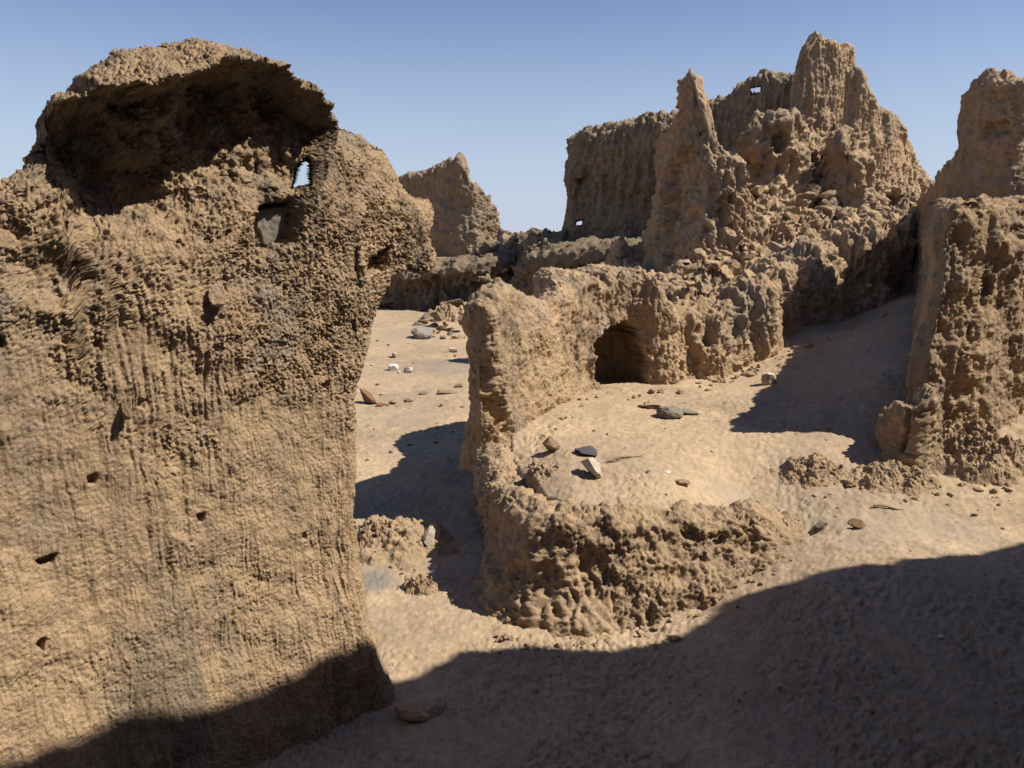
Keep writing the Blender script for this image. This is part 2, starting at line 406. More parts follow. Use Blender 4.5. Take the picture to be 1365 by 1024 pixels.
# ground sheet
def make_ground():
    r = np.concatenate([np.exp(np.arange(math.log(.9), math.log(26), 1 / 330.)), np.geomspace(26.5, 6000, 60)])
    th = np.concatenate([np.linspace(-180, -48, 60)[:-1], np.linspace(-48, 48, 900), np.linspace(48, 180, 60)[1:]])
    th = np.radians(th)
    R, TH = np.meshgrid(r, th, indexing='ij'); x, y = R * np.sin(TH), R * np.cos(TH)
    z = G(x, y, True)
    far = sm(60, 400, R); z = z * (1 - far) + (.9 + .6 * fbm(x / 90, y / 90, 0 * x, 3)) * far
    P = np.stack([x, y, z], -1); Q = quads(*x.shape)
    o = mesh_obj('ground', P, Q, SAND, origin=(0, 0, 0))
    # centre fan closed by a small disc
    props(o, 'pale tan sandy ground of the ruined alley and rooms', None, None, 'structure')
    return o
if 1:
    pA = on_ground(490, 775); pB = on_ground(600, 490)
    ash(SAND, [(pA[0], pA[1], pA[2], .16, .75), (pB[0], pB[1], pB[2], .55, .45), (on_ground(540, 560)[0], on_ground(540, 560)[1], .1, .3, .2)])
make_ground()
# ------------------------------------------------------------------ big left wall
LW0, LW1 = np.array([-1.85, 1.42]), np.array([-.44, 2.83])
LTOP = [(-200, 300), (-60, 262), (0, 240), (30, 222), (44, 200), (58, 185), (62, 140), (78, 130), (95, 124), (98, 104), (125, 88), (150, 74), (190, 72), (215, 64), (245, 62), (275, 68),
        (310, 76), (345, 90), (370, 110), (400, 130), (432, 150), (437, 170), (455, 172), (480, 181), (505, 198), (520, 215), (530, 240), (545, 262), (570, 265), (580, 268)]
LRIGHT = [(570, 262), (568, 272), (546, 300), (522, 330), (496, 370), (482, 400), (480, 440), (468, 475), (460, 520), (458, 600), (460, 700), (463, 760), (472, 800), (484, 845), (500, 885), (514, 910), (524, 940)]
def loff(a, t, z, front, x, y):
    u, v = proj(x, y, z)
    lip = np.interp(u, [-100, 0, 60, 130, 200, 260, 330, 380, 430, 440, 560], [250, 255, 150, 128, 112, 103, 104, 125, 165, 200, 265])
    ub = np.interp(v, [140, 170, 215, 260, 300], [446, 438, 414, 396, 380])
    hood = sm(ub - 8, ub - 24, u) * sm(0, 110, u)
    lipj = lip + 13 * fbm(x * 6, y * 6, 0 * x, 5, .6)
    under = sm(-2, 20, v - lipj) * sm(230, 70, v - lipj)      # undercut below the lip
    above = sm(3, -3, v - lipj) * (1 - .6 * sm(0, -70, v - lipj))
    o = -.16 * under * hood * (1 - .35 * sm(.4, -.4, fbm(x * 5, y * 5, z * 5, 2))) + .07 * under * hood * fbm(x * 8, y * 8, z * 8, 4, .6) + .13 * above * hood * sm(460, 380, u)
    o = o - .05 * (1 - sm(ub + 4, ub - 12, u)) * sm(300, 220, v)
    o = o + .06 * sm(1.1, .0, z) * 1.0
    o = o + .03 * sm(.5, .0, z)
    # left pocket shadows
    return o * front
LF = [([(350, 275), (392, 268), (402, 290), (394, 318), (370, 336), (346, 328), (343, 300)], .075, 6),
      ([(20, 350), (80, 335), (130, 372), (80, 405), (35, 395)], .04, 20), ([(-30, 275), (30, 262), (30, 320), (-30, 310)], .05, 16),
      ([(120, 215), (225, 215), (215, 275), (175, 292), (130, 292), (110, 260)], .08, 20),
      ([(495, 345), (520, 330), (510, 360), (492, 368)], .05, 3), ([(262, 686), (275, 684), (271, 697), (265, 697)], .03, 1.5),
      ([(50, 748), (78, 738), (72, 752), (58, 755)], .035, 1.5), ([(430, 512), (440, 508), (438, 520), (430, 518)], .03, 1.5),
      ([(117, 636), (130, 632), (128, 645), (120, 646)], .03, 1.5), ([(403, 712), (409, 710), (409, 719), (404, 719)], .02, 1.5),
      ([(49, 858), (60, 852), (58, 868), (51, 866)], .03, 1.5), ([(0, 450), (8, 452), (8, 466), (0, 468)], .03, 2),
      ([(126, 452), (138, 450), (136, 464), (127, 464)], .025, 2), ([(186, 532), (196, 534), (194, 545), (187, 543)], .02, 1.5),
      ([(272, 470), (277, 470), (279, 500), (274, 530), (277, 560), (273, 555), (271, 510)], .025, 1.2),
      ]
def lpop(a, t, P):
    n = fbm(P[..., 0] * 3, P[..., 1] * 3, P[..., 2] * 3, 3)
    return np.clip(.14 + 1.15 * sm(.95, 1.6, P[..., 2] + .5 * n) + .5 * sm(.25, .0, P[..., 2] + .2 * n) + .35 * sm(.1, .5, n), 0, 1.25)
def lflu(a, t, P):
    n = fbm(P[..., 0] * 2 + 5, P[..., 1] * 2, P[..., 2] * 1, 2)
    return (.35 + .9 * sm(-.1, .5, n)) * sm(2.0, 1.3, P[..., 2]) + .3
lwall = slab('mud_wall', [tuple(LW0), tuple(LW0 * .5 + LW1 * .5), tuple(LW1)], ('px', LTOP), -.1, MUD, uv=False, thick=.34, ttop=.26, spacing=.0024, smooth=0,
             right=LRIGHT, off=loff, feats=LF, holes=[[(411, 208), (414, 246), (388, 252), (398, 224)]], backres=.2, endr=.12, topjag=(.012, .08),
             style1=dict(macro=(.022, .3), rough=(.0, 1), seed=2),
             style=dict(macro=(.006, .08), rough=(.0020, .009), flute=(.0058, .026, 22), pop=(.0064, .0105), popmask=lpop, flutemask=lflu, seed=1),
             label='tall sunlit orange mud wall with hooded overhanging top filling the left foreground')
# ------------------------------------------------------------------ stones
def stone(name, pos, size, mat, seed, rot=0., sub=4, tilt=0., sink=.22, parent=None, label=None, cat='stone', group=None, planes=14, npow=.05):
    rs = np.random.RandomState(seed)
    n = 30 if sub >= 4 else (12 if sub == 3 else 7)
    # cube-sphere
    Vs, Qs = [], []
    l = np.linspace(-1, 1, n + 1)
    for ax in range(3):
        for sg in (-1, 1):
            a, b = np.meshgrid(l, l, indexing='ij'); c = np.full_like(a, sg)
            p = [None] * 3; p[ax] = c; p[(ax + 1) % 3] = a if sg > 0 else b; p[(ax + 2) % 3] = b if sg > 0 else a
            P = np.stack(p, -1); P = np.tan(P * math.pi / 4); P /= np.linalg.norm(P, axis=-1, keepdims=True)
            Qs.append(quads(n + 1, n + 1) + sum(len(v) for v in Vs)); Vs.append(P.reshape(-1, 3))
    V = np.vstack(Vs); Q = np.vstack(Qs)
    key = np.round(V, 5); uq, inv = np.unique(key, axis=0, return_inverse=True); inv = inv.ravel(); V = uq.copy(); Q = inv[Q]
    for _ in range(planes):
        nn = rs.normal(size=3); nn /= np.linalg.norm(nn); d = rs.uniform(.4, .68); h = V @ nn
        V = V - np.outer(np.maximum(h - d, 0), nn)
    V = V * (1 + npow * fbm(V[:, 0] * 3 + seed, V[:, 1] * 3, V[:, 2] * 3, 3))[:, None]
    V = V * (1 + (.05 * chips(V[:, 0] * 4 + seed, V[:, 1] * 4, V[:, 2] * 4) if sub >= 3 else 0 * V[:, 0]))[:, None]
    V = V * np.asarray(size) / 2 * 1.28
    ct, s2 = math.cos(tilt), math.sin(tilt); V = V @ np.array([[ct, 0, -s2], [0, 1, 0], [s2, 0, ct]])
    cr, sr = math.cos(rot), math.sin(rot); V = V @ np.array([[cr, sr, 0], [-sr, cr, 0], [0, 0, 1]])
    zmin = V[:, 2].min(); V[:, 2] -= zmin + sink * (V[:, 2].max() - zmin)
    V = V + np.asarray(pos)
    o = mesh_obj(name, V, Q, mat, parent, smooth=False)
    if parent is None: props(o, label, cat, group)
    return o
def px_stone(u, v, w, h, mat, seed, label, Hf=None, depth=None, cat='stone', group=None, name='stone', **k):
    x, y, z = on_ground(u, v, Hf); m = y / cp / FPX
    return stone(name, (x, y, z), (w * m, (depth or w * .8) * m, h * m), mat, seed, label=label, cat=cat, group=group, **k)
def wall_pt(u, v, dd=0.):     # point on the left wall plane
    d = LW1 - LW0; nrm = np.array([d[1], -d[0]]); nrm /= np.linalg.norm(nrm)
    dx, dy, dz = ray(u, v); p0 = LW0 + nrm * (.17 + dd)
    k = (p0 @ nrm) / (dx * nrm[0] + dy * nrm[1]); return np.array([dx * k, dy * k, CZ + dz * k])
p = wall_pt(372, 336, -.135); stone('embedded_stone', p, (.125, .11, .16), S_DUST2, 5, rot=.8, parent=lwall, tilt=-.45, sink=0, npow=.12)['label'] = 'grey flat stone set in the recess under the small window'
p = wall_pt(290, 410, -.01); stone('embedded_stone', p, (.055, .08, .065), S_CLAY, 8, rot=.6, parent=lwall, sink=0)['label'] = 'tan stone sticking out of the wall face'
p = wall_pt(170, 560, -.02); stone('embedded_stone', p, (.02, .05, .07), S_TAN, 9, rot=.6, parent=lwall, sink=0)['label'] = 'thin orange stone sliver sticking out of the wall face'

# ------------------------------------------------------------------ bench / platform edge
def bbase(x, y): return G(x, y - .25) * 0 + np.where(y < 3.6, .31 * sm(.35, 1.7, x) * .9, 0) - .12
BP = [(-.10, 4.6), (-.05, 4.0), (.09, 3.36), (.19, 3.22), (.42, 3.23), (.75, 3.28), (1.1, 3.38), (1.35, 3.54)]
def boff(a, t, z, front, x, y):
    k = (1 - t) ** 1.2 * .27 * sm(.34, .52, a)
    return k * front + .03 * fbm(x * 4, y * 4, z * 4, 3) * front
slab('earth_bench', BP, ('z', [(0, .47), (.2, .45), (.33, .41), (.45, .43), (.56, .445), (.72, .44), (.86, .39), (1, .29)]), bbase, MUDB, uv=False, thick=.24, spacing=.0055, rc=.45, backres=.2,
     off=boff, topjag=(.014, .12), style1=dict(macro=(.04, .22), rough=(.014, .06), seed=11), endr=.1,
     style=dict(macro=(.010, .06), rough=(.005, .02), flute=(.016, .045, 8), flutemask=lambda a, t, P: sm(.98, .6, t) * 1.0, pop=(.0088, .0135),
                popmask=lambda a, t, P: .6 + .5 * sm(-.2, .3, fbm(P[..., 0] * 4, P[..., 1] * 4, P[..., 2] * 4, 2)), seed=4),
     label='low crumbling earth bench with lumpy sunlit front face beside the shaded alley', cat='earth bench')
# ------------------------------------------------------------------ wall with niche
NT = [(600, 480), (622, 452), (634, 445), (640, 405), (650, 384), (665, 378), (690, 388), (715, 398), (735, 388), (755, 370), (770, 362), (800, 364), (815, 357), (830, 355), (845, 358), (862, 358),
      (872, 378), (885, 398), (900, 404)]
NI = [(800, 516), (795, 490), (797, 462), (808, 442), (832, 430), (848, 440), (856, 470), (862, 516), (845, 520)]
def noff(a, t, z, front, x, y):
    u, v = proj(x, y, z)
    o = .05 * (1 - t) ** 2 * front
    butt = sm(850, 866, u) * sm(905, 885, u) * .05 * front
    return o + butt - (1 - front) * .40 * sm(740, 790, u)
slab('niche_wall', [(-.175, 4.17), (-.09, 4.42), (.08, 4.8), (.46, 5.55), (.74, 5.80), (1.0, 5.84), (1.25, 5.93)], ('px', NT), .3, MUD, uv=False, thick=.27, ttop=.19, spacing=.0065, endr=.10,
     off=noff, feats=[(NI, .42, 2), ([(632, 455), (648, 460), (655, 520), (640, 525)], .06, 4), ([(640, 530), (668, 525), (690, 590), (672, 585)], .07, 4)], backres=.3, topjag=(.02, .1),
     style1=dict(macro=(.035, .28), rough=(.01, .07), seed=3),
     style=dict(macro=(.008, .07), rough=(.005, .022), flute=(.022, .085, 4), flutemask=lambda a, t, P: .15 + .95 * sm(.25, .6, a), pop=(.007, .02), seed=5),
     label='ruined mud wall with a small dark arched niche at its right end')
# ------------------------------------------------------------------ eroded tier wall behind the room
TP = [(1.12, 5.98), (1.5, 6.2), (1.75, 6.35), (2.15, 6.85), (2.75, 7.55), (3.6, 8.25), (4.7, 8.75), (5.6, 9.1)]
TT_ = [(880, 400), (900, 403), (930, 408), (960, 400), (985, 385), (1000, 362), (1012, 358), (1028, 352), (1045, 350), (1058, 345), (1070, 328), (1082, 322), (1098, 335), (1108, 340),
       (1118, 305), (1130, 292), (1145, 288), (1165, 292), (1185, 285), (1210, 280), (1232, 272), (1300, 260)]
def toff(a, t, z, front, x, y):
    u, v = proj(x, y, z)
    b = 0
    for c, w, h in ((935, 16, .10), (990, 18, .15), (1022, 14, .10), (1052, 16, .16), (1078, 12, .18), (1130, 24, .3), (1185, 20, .1)):
        b = b + h * np.exp(-((u - c) / w) ** 2)
    return (.7 * b - .04 + .12 * (1 - t) ** 2) * front
slab('fluted_wall', TP, ('px', TT_), .3, MUDM, uv=False, thick=.5, ttop=.4, spacing=.0105, off=toff, backres=.15, topjag=(.05, .2),
     style1=dict(macro=(.035, .4), rough=(.02, .12), seed=21),
     style=dict(macro=(.012, .1), rough=(.010, .04), flute=(.075, .17, 6), pop=(.008, .03), seed=6),
     label='long fluted eroded mud wall below the rubble slope, half in shadow')
# ------------------------------------------------------------------ right wall, stub and tall wall behind
slab('mud_wall', [(1240, 8.7), (1254, 7.2), (1262, 5.9), (1268, 5.1), (1270, 4.3), (1286, 4.2), (1350, 4.48), (1480, 5.1)], ('px', [(1200, 268), (1236, 262), (1250, 272), (1262, 268), (1275, 275), (1300, 266), (1330, 262), (1365, 268), (1500, 260)]),
     .25, MUD, thick=.26, ttop=.2, spacing=.0065, smooth=0, rc=.25, flare=.05, backres=.2, topjag=(.03, .1),
     off=lambda a, t, z, f, x, y: .02 * f * sm(.8, .87, t) * sm(.99, .93, t),
     feats=[([(1308, 368), (1325, 366), (1322, 392), (1312, 392)], .05, 3), ([(1338, 305), (1360, 303), (1358, 318), (1342, 316)], .03, 6),
            ([(1345, 450), (1352, 450), (1350, 475), (1345, 470)], .03, 2), ([(1286, 432), (1293, 432), (1292, 446), (1287, 444)], .03, 2)],
     style1=dict(macro=(.034, .3), rough=(.014, .07), seed=31),
     style=dict(macro=(.006, .06), rough=(.005, .02), flute=(.008, .04, 16), pop=(.006, .013), popmask=lambda a, t, P: .35 + .8 * sm(.7, .4, a) + .6 * sm(-.2, .3, fbm(P[..., 0] * 4, P[..., 1] * 4, P[..., 2] * 4, 2)), seed=7),
     label='sunlit upright mud wall at the right edge with a shaded left side')
slab('wall_stub', [(1206, 4.3), (1222, 4.02), (1246, 3.93), (1275, 4.02)], ('px', [(1170, 560), (1190, 545), (1205, 530), (1222, 535), (1235, 516), (1250, 512), (1270, 505)]), .1, MUD, thick=.22, ttop=.12, spacing=.006, flare=.10, rc=.3, topjag=(.05, .12),
     backres=.3, feats=[([(1206, 545), (1214, 540), (1212, 575), (1203, 608), (1198, 606), (1207, 575)], .04, 2)],
     style1=dict(macro=(.03, .2), rough=(.012, .06), seed=33), style=dict(macro=(.008, .06), rough=(.006, .02), pop=(.009, .02), seed=8),
     label='low cracked stub of mud at the foot of the right wall')
slab('mud_wall', [(1234, 8.6), (1262, 7.6), (1318, 6.5), (1345, 6.3), (1450, 6.9)], ('px', [(1220, 278), (1232, 272), (1250, 250), (1268, 228), (1282, 212), (1290, 200), (1297, 180), (1298, 150), (1299, 120), (1306, 108), (1322, 99), (1345, 98), (1365, 106), (1480, 110)]),
     .3, MUDM, thick=.3, ttop=.22, spacing=.010, flare=.0, backres=.2, topjag=(.07, .14), 
     feats=[([(1305, 165), (1340, 160), (1345, 175), (1310, 182)], .08, 5), ([(1320, 125), (1345, 122), (1340, 150), (1325, 148)], .05, 5)],
     style1=dict(macro=(.05, .4), rough=(.02, .12), seed=35), style=dict(macro=(.01, .1), rough=(.009, .035), flute=(.03, .12, 5), pop=(.010, .03), seed=9),
     label='tall jagged mud wall rising behind the right wall against the sky')
# ------------------------------------------------------------------ rubble slope
HA = [(870, 430, 6.1), (900, 398, 6.5), (950, 388, 6.9), (1000, 352, 7.4), (1060, 335, 8.0), (1110, 322, 8.7), (1150, 282, 9.1), (1190, 278, 9.3), (1240, 268, 9.6), (1300, 262, 9.8),
      (960, 345, 7.9), (1010, 305, 8.6), (1060, 285, 9.2), (1100, 252, 9.7), (1150, 262, 9.9), (1200, 262, 10.4), (1000, 250, 9.6), (1050, 215, 10.1), (1085, 180, 10.7), (1110, 160, 11.1),
      (1000, 195, 10.4), (1035, 160, 10.9), (960, 215, 10.2), (925, 270, 9.4), (880, 372, 9.0), (860, 400, 8.2), (850, 392, 10.5), (840, 380, 12.), (905, 320, 11.5), (1240, 300, 12), (1150, 230, 11.3), (1300, 300, 13), (1100, 240, 13), (950, 300, 13)]
HAP = np.array([at(*q) for q in HA])
def HILL(x, y):
    x = np.asarray(x, float); y = np.asarray(y, float); num = 0; den = 0
    for px, py, pz in HAP:
        w = 1 / ((x - px) ** 2 + (y - py) ** 2 + .02) ** 1.7; num = num + w * pz; den = den + w
    return num / den
gx, gy = np.meshgrid(np.arange(.8, 7.2, .0125), np.arange(6.1, 13.2, .0135), indexing='ij')
hz = HILL(gx, gy)
sdF = polysd(gx, gy, FLOOR)
edge = np.minimum(np.minimum(gx - .8, 7.2 - gx), 13.2 - gy)
hz = hz - 1.2 * sm(.5, 0, edge) - 2.2 * sm(-.22, .1, sdF) - .22 * sm(-.9, -.3, sdF)
# ragged shelves and blocks of fallen earth
f1, f2, bi = worley(gx * 2.3 + .4 * perlin(gx * 3, gy * 3, 0 * gx), gy * 2.3, hz * 1.5)
hz = hz + .26 * (bi - .5) * sm(0, .16, f2 - f1)
f1, f2, bi = worley(gx * 6.5, gy * 6.5, hz * 4)
hz = hz + .10 * (bi - .4) * sm(0, .2, f2 - f1) * sm(-.3, .2, fbm(gx, gy, 0 * gx, 2))
hz = hz + .12 * fbm(gx * 1.6, gy * 1.6, 0 * gx + 7, 4, .55)
Pm = np.stack([gx, gy, hz], -1); Nn = grid_normals(Pm)
dsp = .035 * fbm(gx * 5, gy * 5, hz * 5, 4, .6) + .018 * fbm(gx * 22, gy * 22, hz * 22, 3, .6)
dsp = dsp + .035 * chips(gx * 9, gy * 9, hz * 9) + .07 * chips(gx * 3.3, gy * 3.3, hz * 3.3) + .022 * chips(gx * 22, gy * 22, hz * 22)
Pm = Pm + Nn * dsp[..., None]
props(mesh_obj('rubble_slope', Pm, quads(*gx.shape), MUDM), 'wide slope of collapsed mud rubble climbing to the tall ruin', 'rubble slope')
def HILLD(x, y): return HILL(x, y) + .05
# ------------------------------------------------------------------ tall ruin
ST = lambda s, fl=.06: dict(macro=(.012, .14), rough=(.010, .04), flute=(fl * .8, .11, 11), pop=(.010, .035), seed=s)
slab('mud_pillar', [(884, 9.8), (893, 9.2), (912, 8.75), (955, 8.45), (1000, 8.5), (1022, 8.8)], ('px', [(878, 215), (888, 175), (897, 165), (904, 145), (911, 126), (917, 106), (923, 92), (927, 93), (931, 106), (937, 128), (943, 155), (949, 180),
     (957, 192), (975, 205), (990, 220), (1000, 250), (1010, 290), (1025, 340)]), .5, MUDM, thick=.5, ttop=.12, rc=.3, spacing=.0115, smooth=1, flare=.15, backres=.25, topjag=(.03, .12),
     left=[(893, 150), (886, 180), (882, 230), (885, 290), (880, 340), (868, 400), (862, 450)],
     feats=[([(885, 235), (910, 195), (922, 200), (918, 245), (905, 300), (890, 350), (880, 330)], .16, 6), ([(955, 270), (975, 262), (972, 300), (958, 298)], .1, 5)],
     style1=dict(macro=(.07, .4), rough=(.03, .13), seed=41), style=ST(41), label='slender pointed mud pillar standing left of the rubble slope')
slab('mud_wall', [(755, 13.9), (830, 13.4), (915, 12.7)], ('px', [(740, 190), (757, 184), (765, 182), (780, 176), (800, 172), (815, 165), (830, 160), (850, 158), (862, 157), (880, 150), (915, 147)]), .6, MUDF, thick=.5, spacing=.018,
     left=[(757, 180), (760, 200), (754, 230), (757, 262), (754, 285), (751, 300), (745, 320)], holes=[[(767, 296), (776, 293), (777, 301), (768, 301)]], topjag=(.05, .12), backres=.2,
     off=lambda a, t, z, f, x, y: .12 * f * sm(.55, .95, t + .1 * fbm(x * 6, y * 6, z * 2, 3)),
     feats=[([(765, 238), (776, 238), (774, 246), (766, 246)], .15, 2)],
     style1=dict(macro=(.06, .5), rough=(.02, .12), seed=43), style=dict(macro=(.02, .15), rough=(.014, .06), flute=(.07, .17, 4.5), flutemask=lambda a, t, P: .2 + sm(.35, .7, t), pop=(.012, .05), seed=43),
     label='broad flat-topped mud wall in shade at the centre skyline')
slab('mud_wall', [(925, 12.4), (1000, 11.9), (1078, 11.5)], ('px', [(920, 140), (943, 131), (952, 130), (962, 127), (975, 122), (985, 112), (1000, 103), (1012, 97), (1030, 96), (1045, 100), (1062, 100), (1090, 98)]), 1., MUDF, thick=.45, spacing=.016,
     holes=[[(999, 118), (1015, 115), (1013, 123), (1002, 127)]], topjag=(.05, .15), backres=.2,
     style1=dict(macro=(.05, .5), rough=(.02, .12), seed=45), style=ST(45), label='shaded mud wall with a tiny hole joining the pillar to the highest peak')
slab('mud_wall', [(1052, 10.95), (1090, 11.05), (1150, 11.6)], ('px', [(1050, 130), (1058, 98), (1064, 84), (1070, 62), (1078, 49), (1085, 44), (1093, 48), (1105, 55), (1118, 58), (1128, 63), (1133, 72), (1132, 92), (1150, 130)]), 1.6, MUDM, thick=.5, ttop=.3, spacing=.0135,
     topjag=(.03, .1), backres=.2, flare=.15, left=[(1083, 45), (1070, 64), (1064, 84), (1059, 98), (1054, 140), (1040, 180)], right=[(1131, 62), (1133, 92), (1138, 130), (1146, 180)],
     style1=dict(macro=(.04, .5), rough=(.015, .14), seed=47), style=ST(47, .05), label='highest sunlit mud peak of the tall ruin')
slab('mud_wall', [(1112, 10.1), (1128, 9.95), (1165, 10.4), (1205, 11.2), (1245, 12.4)], ('px', [(1105, 190), (1116, 112), (1122, 100), (1130, 94), (1144, 96), (1150, 112), (1158, 132), (1166, 142), (1180, 152), (1190, 156), (1193, 178), (1200, 188), (1212, 208), (1222, 228), (1232, 250), (1240, 270)]), 1.2, MUDM,
     thick=.42, ttop=.3, spacing=.0125, topjag=(.04, .12), backres=.2, flare=.15,
     style1=dict(macro=(.04, .5), rough=(.015, .14), seed=49), style=ST(49, .06), label='sunlit stepped mud wall descending to the right from the highest peak')
slab('mud_lump', [(985, 9.9), (1010, 9.6), (1045, 9.6), (1072, 10.1)], ('px', [(980, 240), (995, 190), (1004, 172), (1015, 155), (1035, 148), (1050, 152), (1062, 170), (1072, 200), (1080, 230)]), 1., MUDM, thick=.7, ttop=.4, spacing=.0135, topjag=(.1, .2), backres=.3,
     feats=[([(1030, 185), (1052, 178), (1056, 192), (1038, 205)], .2, 4), ([(998, 218), (1015, 222), (1008, 240)], .12, 5)],
     style1=dict(macro=(.11, .35), rough=(.05, .14), seed=51), style=ST(51, .06), label='lumpy mass of mud with a small cave high on the rubble slope', cat='mud mass')
slab('mud_lump', [(1096, 9.9), (1112, 9.55), (1140, 9.5), (1165, 9.8)], ('px', [(1090, 260), (1102, 215), (1115, 190), (1125, 180), (1140, 205), (1155, 215), (1170, 250)]), 1., MUDM, thick=.6, ttop=.3, spacing=.0135, topjag=(.08, .2), backres=.3,
     style1=dict(macro=(.10, .3), rough=(.05, .13), seed=53), style=ST(53, .06), label='jagged mud outcrop below the stepped wall on the rubble slope', cat='mud mass')
# ------------------------------------------------------------------ far left ruin and terraces
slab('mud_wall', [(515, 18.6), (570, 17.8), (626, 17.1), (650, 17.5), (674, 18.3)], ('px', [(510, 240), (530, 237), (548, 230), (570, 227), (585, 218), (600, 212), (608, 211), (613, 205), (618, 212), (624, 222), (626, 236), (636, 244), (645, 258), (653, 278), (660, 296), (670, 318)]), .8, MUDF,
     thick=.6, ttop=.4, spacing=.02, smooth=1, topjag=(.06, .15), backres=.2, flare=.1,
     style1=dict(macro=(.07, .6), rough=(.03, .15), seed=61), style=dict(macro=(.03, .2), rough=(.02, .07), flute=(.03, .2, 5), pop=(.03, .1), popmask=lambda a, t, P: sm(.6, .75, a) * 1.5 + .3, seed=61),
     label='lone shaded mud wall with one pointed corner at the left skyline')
TS = dict(macro=(.03, .2), rough=(.02, .07), flute=(.10, .17, 9), flutemask=lambda a, t, P: sm(.98, .8, t) + .25, pop=(.02, .08))
slab('earth_terrace', [(480, 15.3), (560, 14.8), (640, 14.4), (700, 14.1)], ('px', [(480, 352), (520, 350), (560, 346), (600, 343), (640, 341), (700, 336)]), .1, CRUST, thick=1.8, rc=.12, spacing=.02, topjag=(.08, .4), backres=.1, endr=.5,
     off=lambda a, t, z, f, x, y: .10 * f * sm(.7, .98, t), style1=dict(macro=(.04, .7), rough=(.015, .2), seed=63), style=dict(TS, seed=63),
     label='grey crusted earth terrace with a dark fluted front at the far end of the alley', cat='earth terrace')
slab('earth_terrace', [(735, 12.9), (780, 12.4), (840, 12.0), (893, 12.1)], ('px', [(725, 345), (740, 332), (760, 325), (800, 318), (840, 317), (870, 320), (885, 330), (900, 345)]), .1, CRUST, thick=1.2, rc=.2, spacing=.018, topjag=(.05, .4), backres=.1, endr=.5,
     off=lambda a, t, z, f, x, y: .26 * f * sm(.6, .95, t), style1=dict(macro=(.04, .7), rough=(.015, .2), seed=65), style=dict(TS, seed=65),
     label='grey rounded earth terrace with dripping fluted lip below the centre wall', cat='earth terrace')
slab('rubble_bank', [(640, 16.4), (680, 15.4), (715, 14.2), (745, 13.1), (762, 12.6)], ('px', [(630, 335), (660, 322), (680, 317), (700, 314), (720, 316), (740, 320), (755, 326), (775, 345)]), .2, MUDF, thick=1.1, rc=.5, spacing=.018, topjag=(.12, .3), backres=.2, flare=.5,
     style1=dict(macro=(.15, .6), rough=(.08, .22), seed=67), style=dict(macro=(.03, .2), rough=(.03, .09), pop=(.07, .17), seed=67),
     label='heap of tumbled mud blocks between the two grey terraces', cat='rubble heap')
slab('rubble_bank', [(735, 14.2), (800, 13.6), (880, 13.)], ('px', [(725, 330), (750, 315), (775, 305), (800, 306), (850, 306), (900, 310)]), .6, MUDF, thick=1.0, rc=.5, spacing=.02, topjag=(.08, .3), backres=.2,
     style1=dict(macro=(.16, .5), rough=(.06, .2), seed=69), style=dict(macro=(.03, .2), rough=(.03, .09), pop=(.05, .15), seed=69),
     label='low bank of loose mud along the foot of the centre wall', cat='rubble heap')
# ------------------------------------------------------------------ small heaps (domes with ragged crust)
def heap(u, v, ru, h, seed, label, depth=1., mat=None, n=170, pop=.016, name='mud_heap', ash_=False):
    x0, y0, z0 = on_ground(u, v); m = y0 / cp / FPX; R = ru * m
    l = np.linspace(-1.15, 1.15, n); a, b = np.meshgrid(l, l, indexing='ij')
    x, y = x0 + a * R, y0 + b * R * depth
    rr = np.hypot(a, b) + .25 * fbm(x * 6 + seed, y * 6, 0 * x, 3)
    k = sm(1.0, .35, rr)
    z = G(x, y) - .02 + (h + .02) * k + k * h * .8 * fbm(x * 2.8 / R + seed, y * 2.8 / R, 0 * x, 4, .6)
    f1, f2, i = worley(x * 5 / R, y * 5 / R, 0 * x + seed); z = z + k * h * .3 * (i - .5) * sm(0, .2, f2 - f1)
    P = np.stack([x, y, z], -1); N = grid_normals(P)
    f1, f2, i = worley(x / pop, y / pop, z / pop)
    P = P + N * (k * (pop * .45 * chips(x / pop, y / pop, z / pop) + .012 * fbm(x * 30, y * 30, z * 30, 3)))[..., None]
    return props(mesh_obj(name, P, quads(n, n), mat or MUDB), label, 'mud heap')
heap(530, 724, 98, .075, 1, 'low crumbled mud heap on the alley floor carrying one upright stone', .9)
heap(498, 728, 42, .08, 5, 'small ragged mud heap in the alley against the left wall edge', .8)
heap(560, 785, 38, .035, 9, 'flat crumbly mud patch in the alley beside the bench shadow', .8)
heap(1085, 632, 62, .045, 13, 'low ridge of broken mud on the open ground before the right wall', .7)
heap(1300, 615, 95, .11, 17, 'crumbled mud heap along the foot of the right wall', .8, n=260)
heap(1190, 640, 70, .045, 21, 'thin spread of crumbled mud left of the right wall foot', .7)
heap(710, 640, 55, .04, 23, 'small rough swell on the bench top beside the niche wall end', .8)
heap(605, 425, 50, .16, 27, 'pile of broken mud at the back of the alley behind the niche wall', .9, mat=MUDM, pop=.05)
heap(900, 500, 40, .05, 31, 'small heap of fallen mud at the foot of the niche wall', .6)
